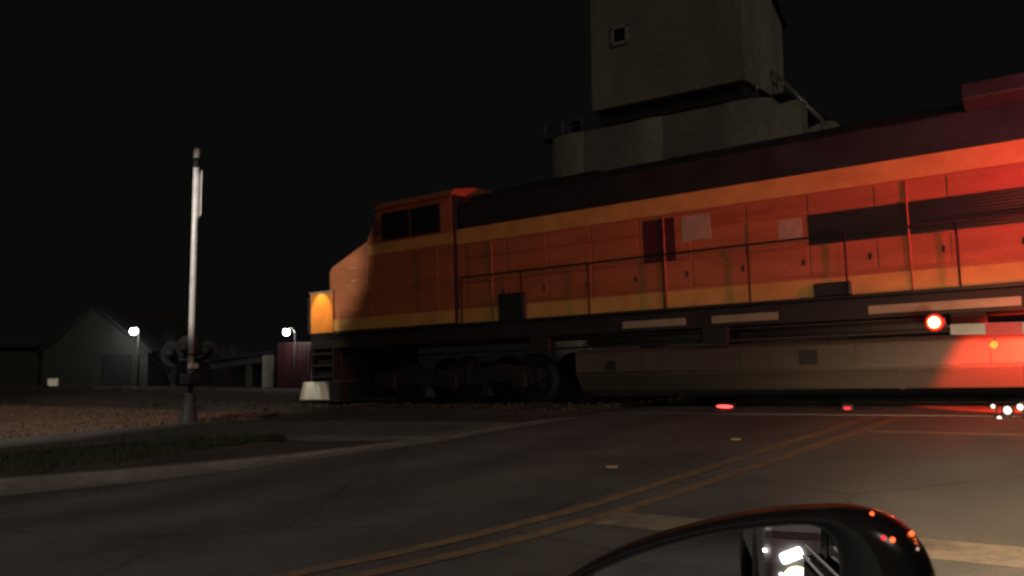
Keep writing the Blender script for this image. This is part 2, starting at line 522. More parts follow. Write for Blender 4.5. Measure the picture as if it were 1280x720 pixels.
# trucks
def truck(x):
    r = MB()
    for sy in (-1, 1):
        y0, y1 = (sy * 1.28, sy * 1.10) if sy > 0 else (-1.28, -1.10)
        r.prism([(x - 2.55, .62), (x - 2.35, .78), (x - 1.3, .92), (x - .9, .82), (x + .9, .82), (x + 1.3, .92), (x + 2.35, .78), (x + 2.55, .62), (x + 2.3, .46), (x + 1.3, .50), (x, .42), (x - 1.3, .50), (x - 2.3, .46)], min(y0, y1), max(y0, y1), bev=.02)
    r.box(x - .35, x + .35, -1.1, 1.1, .5, .95, .03)
    tk = r.build('truck', M['black'], L)
    for dx in (-1.9, 0, 1.9):
        w = MB()
        for sy in (-1, 1):
            w.lathe((x + dx, sy * .70, .533), (0, sy, 0), [(0, .30), (.0, .575), (.025, .575), (.035, .535), (.135, .525), (.14, .44), (.09, .40), (.09, .18), (.16, .16), (.16, .06)], 40)
        w.tube((x + dx, -.7, .533), (x + dx, .7, .533), .09, n=14)
        w.build('wheelset', M['black'], tk)
        j = MB()
        j.box(x + dx - .2, x + dx + .2, -1.40, -1.285, .38, .72, .03)
        j.box(x + dx - .09, x + dx + .09, -1.42, -1.402, .46, .64, .005)
        j.build('axle_box', M['black'], tk)
        sp = MB()
        for ox in (-.42, .42):
            for k in range(6): sp.lathe((x + dx + ox, -1.22, .50 + k * .05), (0, 0, 1), [(0, .08), (.012, .10), (.024, .08)], 14)
        sp.build('coil_spring', M['black'], tk)
    return tk
truck(4.1); truck(18.3)
# pilot: plow, steps, platform end
MB().prism([(-.95, .16), (-.80, .60), (.05, .60), (.20, .16)], -1.45, 1.45, bev=.012).build('snow_plow', M['white'], L)
MB().box(-.35, .55, -1.35, 1.35, .62, 1.40, .02).box(.215, .60, -1.47, 1.47, .14, .605, .01).build('pilot', M['black'], L)
st = MB()
for z in (.72, 1.0, 1.28):
    st.box(-.30, .45, -1.56, -1.36, z - .02, z + .02, .004)
st.box(-.36, -.32, -1.56, -1.36, .62, 1.40).box(.46, .50, -1.56, -1.36, .62, 1.40)
st.build('step_ladder', M['grey'], L)
MB().box(-.75, -.46, -.3, .3, .75, 1.05, .04).build('coupler', M['black'], L)
ep = MB().box(-.36, .46, -1.545, -1.51, 1.80, 2.78, .006).build('end_panel', M['yelpanel'], L)
MB().box(-.375, .475, -1.565, -1.49, 2.783, 2.83, .008).build('panel_cap', M['reflect'], ep)
MB().box(-.46, -.37, -1.56, -1.45, 1.80, 2.72, .01).build('corner_post', M['black'], ep)
# nose and cab, full width
MB().prism([(.42, 1.80), (.26, 2.1), (.24, 3.28), (.34, 3.42), (1.66, 3.94), (1.66, 1.80)], -1.46, 1.46, bev=.05).build('nose', M['orange'], L)
cabm = MB()
cabm.prism([(1.664, 1.80), (1.664, 3.92), (2.02, 4.60), (2.12, 4.66), (4.40, 4.66), (4.40, 1.80)], -1.49, 1.49, bev=.03)
cb = cabm.build('cab', M['orange'], L)
MB().box(4.402, 4.425, -1.488, 1.488, 1.80, 4.64).build('bulkhead', M['dgreen'], cb)
rf = MB()
rf.prism([(-1.56, 4.62), (-1.40, 4.78), (-.7, 4.90), (.7, 4.90), (1.40, 4.78), (1.56, 4.62)], 1.95, 4.42, axis='x', bev=.015)
rf.build('cab_roof', M['orange'], cb)
for x0, x1 in ((2.25, 3.05), (3.2, 4.0)):
    fr = MB().box(x0 - .05, x1 + .05, -1.515, -1.492, 3.85, 4.50, .006).build('window', M['black'], cb)
    MB().box(x0, x1, -1.524, -1.517, 3.90, 4.45, .002).build('pane', M['glass'], fr)
ws = MB()
for sy in (-1, 1):
    ws.prism([(1.655, 4.0), (1.945, 4.54), (1.925, 4.56), (1.635, 4.02)], sy * .75 - .55, sy * .75 + .55)
ws.build('windshield', M['glass'], cb)
MB().box(1.72, 4.41, -1.505, -1.493, 3.55, 3.80, .003).build('upper_stripe', M['yellow'], cb)
MB().box(.30, 4.41, -1.507, -1.494, 1.82, 2.10, .003).build('lower_stripe', M['yellow'], cb)
MB().box(3.35, 3.95, -1.512, -1.499, 2.12, 3.50, .01).build('cab_door', M['orange'], cb)
mr_ = MB().box(2.1, 2.16, -1.68, -1.5, 4.0, 4.35, .01)
mr_.build('cab_mirror', M['black'], cb)
hd = MB()
for dy in (-.16, .16):
    hd.tube((1.98, dy, 4.72), (1.86, dy, 4.72), .11, .11, 20)
hd.build('headlight', M['lensoff'], cb)
# long hood
HY = -1.37
hood = MB().box(4.41, 21.0, HY, -HY, 1.79, 3.868, .02).build('long_hood', M['orange'], L)
up = MB()
up.prism([(HY - .005, 3.87), (HY - .005, 4.42), (HY + .25, 4.62), (-HY - .25, 4.62), (-HY + .005, 4.42), (-HY + .005, 3.87)], 4.51, 21.0, axis='x', bev=.02)
upo = up.build('hood_top', M['dgreen'], L)
MB().box(4.42, 21.0, HY - .020, HY - .002, 3.53, 3.862, .004).build('upper_stripe', M['yellow'], hood)
MB().box(4.42, 21.0, HY - .020, HY - .002, 1.80, 2.10, .004).build('lower_stripe', M['yellow'], hood)
# equipment on the roof and the flared radiator section
MB().prism([(HY - .02, 4.40), (HY - .22, 4.55), (HY - .22, 4.78), (-HY + .22, 4.78), (-HY + .22, 4.55), (-HY + .02, 4.40)], 14.6, 20.6, axis='x', bev=.02).build('radiator_section', M['dgreen'], L)
MB().box(8.6, 9.7, -.45, .45, 4.62, 4.80, .03).build('exhaust_stack', M['black'], upo)
MB().box(5.2, 7.8, -.85, .85, 4.62, 4.74, .03).build('dynamic_brake_hatch', M['dgreen'], upo)
MB().box(10.6, 14.2, -.8, .8, 4.62, 4.70, .02).build('roof_hatch', M['dgreen'], upo)
hn = MB()
for i in range(3):
    hn.lathe((4.9, -.3 + .15 * i, 4.72), (-1, 0, 0), [(0, .02), (.1, .03), (.28, .08)], 14)
hn.box(4.8, 4.9, -.4, .1, 4.6, 4.72)
hn.build('air_horn', M['grey'], upo)
# doors along the hood, with seams, latches and louvres
x = 4.75
while x < 20.4:
    w = 1.02
    if not (11.4 < x + w and x < 15.6) or True:
        d = MB().box(x, x + w, HY - .016, HY - .001, 2.17, 2.62, .004).build('hood_door', M['orange'], hood)
        MB().box(x + w - .1, x + w - .06, HY - .028, HY - .017, 2.34, 2.44, .002).build('latch', M['black'], d)
        d2 = MB().box(x, x + w, HY - .016, HY - .001, 3.20, 3.50, .004).build('hood_door', M['orange'], hood)
    x += 1.06
x = 4.75
while x < 11.6:
    if not 9.2 < x < 10.6:
        MB().box(x, x + 1.02, HY - .016, HY - .001, 2.66, 3.16, .004).build('hood_door', M['orange'], hood)
    x += 1.06
# dark intake louvres and pale panels with reflected light put into their colour
lv = MB()
lv.box(12.15, 19.9, HY - .012, HY - .001, 2.66, 3.17)
z = 2.69
while z < 3.14:
    lv.box(12.17, 19.88, HY - .032, HY - .013, z, z + .028, rot=Matrix.Rotation(.5, 3, 'X'))
    z += .048
lv.build('intake_louvre', M['dgreen'], hood)
MB().box(9.05, 9.72, HY - .018, HY - .001, 2.66, 3.46, .004).build('access_panel', M['redsteel'], hood)
MB().box(9.86, 10.42, HY - .019, HY - .002, 2.98, 3.44, .004).build('pale_patch', M['pale_patch'], hood)
MB().box(11.65, 12.05, HY - .019, HY - .002, 2.80, 3.14, .004).build('pale_patch', M['pale_patch'], hood)
MB().box(5.6, 6.3, -1.46, HY - .002, 1.795, 2.35, .03).build('battery_box', M['dgreen'], L)
MB().box(12.2, 12.8, -1.46, HY - .03, 1.795, 2.02, .03).build('sand_box', M['dgreen'], L)
# handrail
hr = MB()
hr.tube((4.6, -1.47, 2.78), (20.9, -1.47, 2.78), .017, n=8)
hr.build('handrail', M['black'], L)
x = 4.6
while x < 21:
    MB().tube((x, -1.47, 1.78), (x, -1.47, 2.78), .015, n=8).build('stanchion', M['black'], L)
    x += 1.63
for z in (2.3, 2.65, 3.0, 3.3):
    MB().tube((.95, -1.465, z), (.95, -1.53, z), .012, n=8).tube((.95, -1.53, z), (1.35, -1.53, z), .012, n=8).tube((1.35, -1.53, z), (1.35, -1.465, z), .012, n=8).build('grab_iron', M['yellow'], L)
sm = MB()
for x in (9.0, 10.9, 12.8, 14.7):
    sm.tube((x, -1.437, .66), (x, -1.437, 1.0), .008, n=6)
sm.tube((7.5, -1.437, .66), (15.35, -1.437, .66), .008, n=6)
sm.build('weld_seam', M['tank'], tk)
MB().box(11.9, 12.2, -1.45, -1.425, .72, .95, .008).build('sight_gauge', M['black'], tk)
for x in (5.4, 9.5, 13.7, 17.9):
    MB().tube((x, HY - .03, 1.80), (x, HY - .03, 3.50), .016, n=8).build('conduit', M['orange'], L)
for x in (6.4, 10.2, 14.2):
    MB().box(x, x + .5, -1.50, -1.40, 1.12, 1.40, .02).build('valve_box', M['black'], L)
# lit step light above the corner platform and lower light over the plow
def on_loco(p):
    return L.matrix_basis @ Vector(p)
bpy.context.view_layer.update()
sl = MB().box(-.05, .15, -1.90, -1.72, 3.25, 3.33, .02)
def step_light(loc, tgt, e, c, size):
    lamp('step_light', 'SPOT', on_loco(loc), e, c, on_loco(tgt), spot_size=math.radians(size), spot_blend=.5, shadow_soft_size=.03)
sl.bm.free()
step_light((.05, -2.0, 3.05), (.05, -1.53, 2.25), 75, (1, .58, .24), 62)
step_light((-.45, -1.85, 1.20), (-.45, -1.45, .40), 14, (.95, 1, .8), 42)

# ------------------------------------------------------------------ grain elevator
EV = empty('grain_elevator', (-28, 55.4, g(-28, 55.4)))
tag(EV, 'tall concrete grain elevator with round silos and a headhouse behind the train', 'grain elevator')
def E_(mb, name, m, par=EV):
    bmesh.ops.translate(mb.bm, verts=mb.bm.verts[:], vec=(28, -55.4, -g(-28, 55.4)))
    return mb.build(name, m, par)
for uc in (-35.3, -28.95, -22.6):
    for sc in (55.4, 62.0):
        E_(MB().tube((uc, sc, -.5), (uc, sc, 17.25), 3.25, n=48), 'silo', M['eleva'])
E_(MB().box(-35.3, -22.6, 52.32, 64.0, -.5, 17.24), 'bin_wall', M['eleva'])
E_(MB().prism([(52.9, 17.252), (64.5, 17.252), (64.5, 17.45), (52.9, 17.45)], -38.4, -19.5, axis='x', bev=.03), 'silo_deck', M['darkconc'])
E_(MB().box(-33.0, -22.2, 52.5, 58.5, 17.46, 18.46), 'shade_storey', M['darkconc'])  # dark storey: the shade under the headhouse is put into its colour
hh = E_(MB().prism([(52, 18.47), (58.8, 18.47), (58.8, 24.0), (52, 28.6)], -33.3, -21.9, axis='x', bev=.02), 'headhouse', M['eleva'])
hr_ = MB()
for a_, b_2 in (((59.1, 23.82), (51.7, 28.82)),):
    hr_.prism([(a_[0], a_[1] + .0), (b_2[0], b_2[1]), (b_2[0], b_2[1] + .18), (a_[0], a_[1] + .18)], -33.6, -21.6, axis='x')
E_(hr_, 'roof', M['roofing'], EV)
wf = MB()
wu, wz = -30.9, 23.45
for a0, a1, z0, z1 in ((wu - .68, wu - .46, wz - .6, wz + .6), (wu + .46, wu + .68, wz - .6, wz + .6), (wu - .68, wu + .68, wz + .46, wz + .68), (wu - .68, wu + .68, wz - .68, wz - .46)):
    wf.box(a0, a1, 51.88, 52.0, z0, z1, .01)
wfo = E_(wf, 'window', M['palewall'])
E_(MB().box(wu - .45, wu + .45, 51.95, 51.99, wz - .45, wz + .45), 'pane', M['glass'], wfo)
rl = MB()
for k in range(12):
    uu = -38.2 + k * 1.67
    if uu < -33.4 or uu > -21.7: rl.tube((uu, 53.0, 17.45), (uu, 53.0, 18.5), .03, n=6)
rl.tube((-38.2, 53.0, 18.5), (-33.5, 53.0, 18.5), .03, n=6)
rl.tube((-38.2, 53.0, 18.0), (-33.5, 53.0, 18.0), .025, n=6)
E_(rl, 'railing', M['steel'])
vt = MB()
vt.tube((-36.4, 54.6, 17.45), (-36.4, 54.6, 18.6), .35, n=20).lathe((-36.4, 54.6, 18.6), (0, 0, 1), [(0, .55), (.3, .05)], 20)
E_(vt, 'roof_vent', M['grey'])
sp = MB()
for off in (0, .9):
    sp.tube((-21.9, 56.4 + off, 20.2), (-18.6, 56.4 + off, 16.1), .11, n=12)
for k in range(9):
    f = k / 8
    sp.box(-21.9 + 3.3 * f - .12, -21.9 + 3.3 * f + .12, 56.4, 57.3, 20.15 - 4.1 * f, 20.2 - 4.1 * f)
sp.tube((-18.6, 56.4, 16.1), (-18.6, 56.4, 0), .1, n=10)
E_(sp, 'outside_stair', M['steel'])
dr = MB()
for k in range(30):
    dr.box(-19.35, -19.29, 55.0, 55.5, .5 + k * .52, .55 + k * .52)
dr.tube((-19.32, 55.0, .2), (-19.32, 55.0, 17.4), .025, n=6).tube((-19.32, 55.5, .2), (-19.32, 55.5, 17.4), .025, n=6)
E_(dr, 'ladder', M['steel'])

# ------------------------------------------------------------------ signal mast on the left
PM = empty('signal_mast', (-16.0, 9.95, g(-16.0, 9.95)), (0, math.radians(1.2), 0))
tag(PM, 'bare silver crossing mast on a flared grey base by the sidewalk', 'signal mast')
MB().lathe((0, 0, -.05), (0, 0, 1), [(0, .21), (.07, .21), (.09, .165), (.55, .115), (.62, .10), (.66, .10)], 28).build('base', M['basegrey'], PM)
MB().lathe((0, 0, .6), (0, 0, 1), [(0, .055), (.42, .055)], 20).build('lower_tube', M['grey'], PM)
MB().lathe((0, 0, 1.02), (0, 0, 1), [(0, .062), (4.50, .062), (4.53, .05), (4.54, .01)], 24).build('pole', M['silver'], PM)
MB().lathe((0, 0, 1.36), (0, 0, 1), [(0, .078), (.05, .078)], 20).build('clamp', M['black'], PM)
MB().lathe((0, 0, 5.16), (0, 0, 1), [(0, .067), (.20, .067)], 24).build('band', M['black'], PM)
MB().box(-.33, .33, -.007, .007, 4.15, 5.05, .003, rot=Matrix.Rotation(math.atan2(9.95, -16.0) + .06, 3, 'Z')).build('sign_blade', M['silver'], PM).location = (.085, .05, 0)
MB().box(.02, .14, -.09, .09, 1.10, 1.20, .015).build('bracket', M['silver'], PM)
mc = MB().box(-.17, .17, -.16, .16, .78, 1.0, .04)
mc.build('gate_mechanism', M['grey'], PM)
for ox, zc, rr in ((-.47, 1.38, .26), (-.17, 1.50, .25), (.26, 1.44, .22)):
    a_ = MB()
    c_ = (ox * .787, ox * .616 + .10, zc)
    a_.lathe(c_, (.45, -.89, 0), [(-.012, rr * .97), (-.008, rr), (.004, rr), (.008, rr * .97)], 32)
    a_.lathe(c_, (.45, -.89, 0), [(.009, rr * .42), (.10, rr * .40), (.16, rr * .25), (.17, rr * .08)], 20)
    a_.tube((0, 0, zc - .12), (c_[0], c_[1], zc - .1), .03, n=10)
    a_.build('signal_back', M['grey'], PM)

# ------------------------------------------------------------------ gate on the right (its post stands outside the frame)
gu, gs = 3.6, 12.2
GT = empty('crossing_gate', (gu, gs, g(gu, gs)))
tag(GT, 'lowered crossing gate arm with red and white bands and red lamps before the train', 'crossing gate')
gz = g(gu, gs)
MB().lathe((0, 0, 0), (0, 0, 1), [(0, .26), (.1, .26), (.14, .2), (.6, .14), (.65, .09)], 28).build('base', M['grey'], GT)
MB().lathe((0, 0, .6), (0, 0, 1), [(0, .06), (3.9, .06), (3.95, .02)], 24).build('post', M['silver'], GT)
MB().box(-.25, .25, -.22, .22, .95, 1.5, .05).build('gate_mechanism', M['grey'], GT)
AZ = CAM_P.z + (ray(1200, 411) * (gs / ray(1200, 411).y)).z - gz     # arm centre height above the base
tip_u = (ray(1188, 411) * (gs / ray(1188, 411).y)).x - gu
AR = MB().prism([(-.2, AZ - .125), (tip_u, AZ - .075), (tip_u, AZ + .06), (-.2, AZ + .10)], -.022, .022, bev=.006).build('arm', M['armwhite'], GT)
x = tip_u + .40
while x < -.6:
    f0, f1 = (x - tip_u) / (-.2 - tip_u), (x + .40 - tip_u) / (-.2 - tip_u)
    lo = lambda f: AZ - .075 - .05 * f
    hi = lambda f: AZ + .06 + .04 * f
    MB().prism([(x, lo(f0) - .003), (x + .40, lo(f1) - .003), (x + .40, hi(f1) + .003), (x, hi(f0) + .003)], -.026, .026).build('red_band', M['signred'], AR)
    x += .80
redlens = glow('red_lamp_lens', (1.0, .20, .05), 60)
redrim = glow('red_lamp_rim', (1.0, .02, .02), .55)
redmid = glow('red_lamp_middle', (1.0, .10, .03), 3.0)
def arm_lamp(x, z, lit):
    h = MB()
    h.lathe((x, -.03, z), (0, -1, 0), [(-.06, .05), (-.05, .11), (.05, .12), (.057, .12), (.057, .1)], 24)
    h.box(x - .02, x + .14, -.012, .012, z - .07, z - .045)
    ho = h.build('lamp', M['black'], AR)
    lo2 = MB().lathe((x, -.088, z), (0, -1, 0), [(0, .115), (.012, .105), (.018, .085)], 28).build('lens', redrim, ho)
    MB().lathe((x, -.107, z), (0, -1, 0), [(0, .088), (.01, .078)], 24).build('lens', redmid, ho)
    MB().lathe((x, -.1175, z), (0, -1, 0), [(0, .066), (.018, .05), (.025, .01)], 24).build('bulb', redlens, ho)
LX = (ray(1168, 403) * ((gs - .1) / ray(1168, 403).y))
arm_lamp(LX.x - gu, LX.z + CAM_P.z - gz, True)
arm_lamp(-3.6, AZ + .18, True)
q_ = ray(1243, 431) * ((gs - .03) / ray(1243, 431).y)  # added glowing disc in place of a reflected red light
lq = MB().lathe((q_.x - gu, -.03, q_.z + CAM_P.z - gz), (0, -1, 0), [(-.03, .04), (.02, .055), (.03, .055), (.03, .045)], 20)
lq.box(q_.x - gu - .012, q_.x - gu + .012, -.02, .0, q_.z + CAM_P.z - gz + .04, AZ - .05)
lqo = lq.build('lamp', M['signred'], AR)  # added disc in place of the reflected red light, not a lamp
MB().lathe((q_.x - gu, -.061, q_.z + CAM_P.z - gz), (0, -1, 0), [(0, .05), (.012, .04), (.02, .01)], 20).build('lens', glow('orange_reflection_glow', (1, .30, .04), 1.3), lqo)  # glowing face of the added disc, not a lens
lamp('red_glow', 'POINT', (LX.x + .55, gs + .75, LX.z + CAM_P.z + .12), 70, (1, .09, .03), shadow_soft_size=.05)
# cross-arm with back-to-back flashers on the post
MB().tube((-.55, 0, 2.75), (.55, 0, 2.75), .03, n=12).build('cross_arm', M['silver'], GT)
for dx in (-.42, .42):
    h = MB()
    h.lathe((dx, 0, 2.75), (0, -1, 0), [(-.05, .1), (-.04, .25), (-.035, .25), (.02, .12), (.2, .12), (.2, .1)], 28)
    fo = h.build('flasher', M['black'], GT)
    MB().lathe((dx, -.21, 2.75), (0, -1, 0), [(0, .098), (.02, .08), (.03, .02)], 24).build('lens', redlens, fo)
# red beams on the train
lamp('arm_beam', 'SPOT', (-1.55, gs + .12, gz + AZ + .16), 3400, (1, .04, .012), (-2.0, 14.33, .95), spot_size=math.radians(52), spot_blend=.42, shadow_soft_size=.02)
lamp('flasher_beam', 'SPOT', (gu - .4, gs + .2, gz + 3.4), 4600, (1, .022, .11), (-1.7, 14.6, 4.6), spot_size=math.radians(58), spot_blend=1.0, shadow_soft_size=.1)

# ------------------------------------------------------------------ small things by the track
redglint = glow('red_rail_glint', (1, .06, .06), 4)
redglint2 = glow('dim_red_rail_glint', (1, .04, .06), .9)
def marker(px, py, s, lab, lens, w):  # glowing ovals standing in for the flashers' red reflections in the rail
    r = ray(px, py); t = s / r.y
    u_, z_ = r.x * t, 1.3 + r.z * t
    e = empty('rail_glint', (u_, s, g(u_, s)))
    tag(e, lab, 'rail glint')
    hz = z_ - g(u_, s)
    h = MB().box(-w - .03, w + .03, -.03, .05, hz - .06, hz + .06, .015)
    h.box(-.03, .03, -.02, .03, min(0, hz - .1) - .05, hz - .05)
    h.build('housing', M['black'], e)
    MB().prism([(w * math.cos(k * PI / 10), hz + .026 * math.sin(k * PI / 10)) for k in range(20)], -.05, -.032, bev=.006).build('lens', lens, e)  # glowing oval standing in for a rail reflection, not a lens
marker(907, 508, 14.02, 'added red glow for a bright rail glint low under the locomotive', redglint, .15)
marker(1060, 510, 14.02, 'added red glow for a dim rail glint low under the locomotive fuel tank', redglint2, .06)
whl = glow('white_ground_glint', (1, .96, .88), 1.1)  # glow of the discs added in place of white glints near the ground
r = ray(1260, 516); t_ = 12.6 / r.y
gu2, gz2 = r.x * t_, g(r.x * t_, 12.6)
e = empty('ground_glint', (gu2, 12.6, gz2))
tag(e, 'low cluster of added glowing discs for white glints on the road edge by the track', 'ground glint')
zc = 1.3 + r.z * t_ - gz2
for px, py, rr in ((1243, 508, .03), (1261, 513, .055), (1251, 523, .035), (1277, 509, .045)):
    q = ray(px, py) * (12.62 / ray(px, py).y)
    hs = MB().lathe((q.x - gu2, .075, 1.3 + q.z - gz2), (-.3, -1, 0), [(0, rr * .6), (.01, rr * 1.15), (.06, rr * 1.25), (.06, rr)], 18)
    hs.tube((q.x - gu2 + .01, .07, 1.3 + q.z - gz2), (q.x - gu2 + .01, .09, -.05), .012, n=8)
    ho = hs.build('housing', M['black'], e)
    MB().lathe((q.x - gu2 - .014, .021, 1.3 + q.z - gz2), (-.3, -1, 0), [(0, rr), (.015, rr * .8), (.025, rr * .3)], 18).build('lens', whl, ho)  # added glowing disc for a white glint, not a lens
for (u_, s_), lab in (((-4.9, 7.91), 'raised road marker on the dark lane, nearer one'), ((-4.38, 9.83), 'raised road marker on the dark lane, nearer the tracks')):
    o = MB().prism([(-.055, 0), (-.035, .02), (.035, .02), (.055, 0)], -.05, .05, bev=.003).build('road_marker', M['reflect'])
    o.location = (u_, s_, g(u_, s_) + .003)
    tag(o, lab, 'road marker', 'raised road markers by the centre line')

# ------------------------------------------------------------------ buildings and lamps far on the left
def at(px, py, depth):
    return CAM_P + ray(px, py) * depth

def gable(name, pxl, pxr, depth, base_z, eave, ridge, deep, m, label):
    a_, b2 = at(pxl, 480, depth), at(pxr, 480, depth)
    w = (b2 - a_).length
    ang = math.atan2(b2.y - a_.y, b2.x - a_.x)
    e = empty(name, (a_.x, a_.y, base_z), (0, 0, ang))
    tag(e, label, 'shed')
    MB().prism([(0, 0), (w, 0), (w, eave), (w / 2, ridge), (0, eave)], 0, deep).build('wall', m, e)
    rf = MB()
    for sx in (0, w):
        d = -.25 if sx == 0 else w + .25
        ez = eave - .25 * (ridge - eave) / (w / 2)
        rf.prism([(d, ez + .02), (w / 2, ridge + .02), (w / 2, ridge + .14), (d, ez + .14)], -.25, deep + .25)
    rf.build('roof', M['roofing'], e)
    return e, w
sh, w = gable('shed', 52, 184, 42, -.8, 2.5, 4.55, 9, M['siding'], 'grey gabled shed with one small lit window, left of a yard lamp')
wn = MB().box(.28, .82, -.05, -.005, .75, 1.2, .01).build('window', M['white'], sh)
MB().box(.33, .77, -.062, -.052, .80, 1.15).build('pane', glow('lit_window', (1, .85, .62), .16), wn)
MB().box(2.9, 4.3, -.05, -.005, .05, 2.3, .01).build('door', M['roofing'], sh)
lw = at(-60, 480, 44)
e = empty('low_shed', (lw.x, lw.y, -.8), (0, 0, math.radians(38)))
tag(e, 'low flat dark shed at the far left beyond the track', 'shed')
MB().box(0, 4.3, 0, 7, 0, 2.7).build('wall', M['siding'], e)
MB().prism([(-.2, 2.70), (4.5, 2.70), (4.5, 2.82), (-.2, 2.95)], -.3, 7.3).build('roof', M['roofing'], e)
# open-fronted pale shed
pa = at(262, 480, 42); pb = at(342, 480, 42)
e = empty('carport', (pa.x, pa.y, -.6), (0, 0, math.atan2(pb.y - pa.y, pb.x - pa.x)))
tag(e, 'small pale open-fronted carport between the mast and the train', 'carport')
w = (pb - pa).length
MB().box(w - .55, w, 0, .25, 0, 2.0, .01).build('pillar', M['palewall'], e)
MB().box(w - 1.35, w - 1.05, 0, .25, 0, 1.5, .01).build('pillar', M['siding'], e)
MB().prism([(0, 1.35), (w - .55, 1.62), (w - .55, 1.98), (.0, 1.62)], .02, .22, bev=.01).build('fascia', M['siding'], e)
MB().prism([(-.1, 1.7), (w + .1, 2.1), (w + .1, 2.22), (-.1, 1.82)], -.2, 4).build('roof', M['roofing'], e)
MB().box(0, w, 3.7, 3.85, 0, 1.68).build('back_wall', M['darkconc'], e)
# dark red container
ca = at(346, 480, 40)
e = empty('freight_container', (ca.x, ca.y, -.6), (0, 0, math.radians(12)))
tag(e, 'dark red freight container half hidden behind the locomotive front', 'container')
cm = MB().box(0, 6, 0, 2.4, .12, 2.55, .03)
for k in range(28): cm.box(.12 + k * .21, .2 + k * .21, -.03, .0, .2, 2.45)
cm.build('body', M['redsteel'], e)
dm = MB()
for y in (.05, 1.22): dm.box(-.06, -.005, y, y + 1.13, .2, 2.45, .01)
do = dm.build('door', M['redsteel'], e)
lb = MB()
for y in (.4, .9, 1.5, 2.0): lb.tube((-.09, y, .2), (-.09, y, 2.45), .02, n=8)
lb.build('locking_bar', M['grey'], do)
# bare trees in the yard
def bare_tree(px, py, depth, h, label, seed):
    rnd = random.Random(seed)
    p = at(px, py, depth)
    e = empty('bare_tree', (p.x, p.y, -.7))
    tag(e, label, 'tree', 'bare trees in the yard')
    tk_ = MB().lathe((0, 0, -.1), (0, 0, 1), [(0, .16), (.25, .11), (h * .3, .08)], 10).build('trunk', M['bark'], e)
    cr = MB()
    def grow(a, d, ln, rad, k):
        b = a + d * ln
        cr.tube(a, b, rad, rad * .6, n=5, caps=False)
        if k == 0: return
        for _ in range(3 if k > 1 else 4):
            nd = (d + Vector((rnd.uniform(-.8, .8), rnd.uniform(-.8, .8), rnd.uniform(-.15, .6)))).normalized()
            grow(a.lerp(b, rnd.uniform(.55, 1)), nd, ln * rnd.uniform(.6, .85), rad * .55, k - 1)
    for _ in range(4):
        grow(Vector((0, 0, h * rnd.uniform(.2, .29))), Vector((rnd.uniform(-.6, .6), rnd.uniform(-.6, .6), 1)).normalized(), h * .27, .05, 4)
    cr.build('crown', M['bark'], e)
bare_tree(216, 480, 38, 3.4, 'bare leafless tree behind the silver crossing mast', 3)
bare_tree(292, 480, 46, 2.9, 'bare leafless tree behind the pale carport', 8)
bare_tree(20, 480, 50, 4.2, 'bare leafless tree behind the low flat shed', 12)

# two yard lamps
bulb = glow('white_lamp', (1, .98, .94), 45)
def yard_lamp(px, py, depth, rad, label, arm):
    p = at(px, py, depth)
    e = empty('yard_lamp', (p.x, p.y, -.8))
    tag(e, label, 'lamp', 'yard lamps beyond the track')
    h = p.z + .8
    ax = arm
    r_ = Vector((.787, .616, 0)) * ax
    MB().tube((r_.x, r_.y, 0), (r_.x, r_.y, h - .12), .055, .045, 12).build('post', M['siding'], e)
    am = MB(); am.tube((r_.x, r_.y, h - .14), (r_.x * .8, r_.y * .8, h + .16), .03, n=10).tube((r_.x * .8, r_.y * .8, h + .16), (0, 0, h + .2), .03, n=10)
    am.build('bracket', M['steel'], e)
    MB().lathe((0, 0, h), (0, 0, 1), [(rad * .8, rad * .8), (rad, rad * .7), (rad + .06, .06), (rad + .1, .03)], 20).build('shade', M['steel'], e)
    MB().lathe((0, 0, h), (0, 0, 1), [(-rad, .01), (-rad * .9, rad * .44), (-rad * .6, rad * .8), (0, rad), (rad * .6, rad * .8), (rad * .75, rad * .6)], 20).build('bulb', bulb, e)
    lamp('yard_light', 'POINT', (p.x - .1, p.y - .2, p.z - .3), 18, (.95, 1, .95), shadow_soft_size=.1)
yard_lamp(167, 414, 41.0, .17, 'round white yard lamp beside the gabled shed', .25)
yard_lamp(358, 415, 39.0, .15, 'round white yard lamp beside the locomotive front', .40)

# ------------------------------------------------------------------ the car the picture is taken from: door side and mirror
CAR = empty('car', (1.0, -.4, g(1, 0)))
tag(CAR, 'black car in the foreground with its glossy door mirror in view', 'car')
cz = g(1, 0)
def C_(mb, name, m, par=CAR, smooth=False):
    bmesh.ops.translate(mb.bm, verts=mb.bm.verts[:], vec=(-1.0, .4, -cz))
    return mb.build(name, m, par, smooth)
X0, X1 = .06, 1.92
C_(MB().prism([(-2.35, .35), (-2.4, .7), (-2.3, .88), (.95, .90), (1.9, .86), (2.05, .70), (2.02, .35)], X0, X1, axis='x', bev=.04), 'body', M['carblack'])
C_(MB().prism([(-2.2, .88), (-2.0, 1.42), (-.6, 1.50), (-.05, 1.48), (-.12, 1.44), (-.6, 1.45), (-1.9, 1.38), (-2.02, .88)], X0 + .05, X1 - .05, axis='x'), 'roof', M['carblack'])
C_(MB().prism([(-1.98, .905), (-1.88, 1.37), (-.62, 1.44), (-.62, .905)], X0 + .05, X0 + .075, axis='x'), 'rear_window', M['glass'])
C_(MB().prism([(-.70, .91), (-.70, 1.44), (-.58, 1.44), (-.58, .91)], X0 + .02, X0 + .09, axis='x'), 'pillar', M['tank'])
C_(MB().box(X0 - .005, X0 + .003, -2.2, .75, .906, .915, .003), 'window_trim', M['chrome2'])
C_(MB().box(X0 - .006, X0 + .004, -2.3, .9, .862, .870, .003), 'side_moulding', M['chrome2'])
C_(MB().box(X0 - .035, X0 - .015, -1.35, -1.12, .76, .79, .008), 'door_handle', M['chrome'])
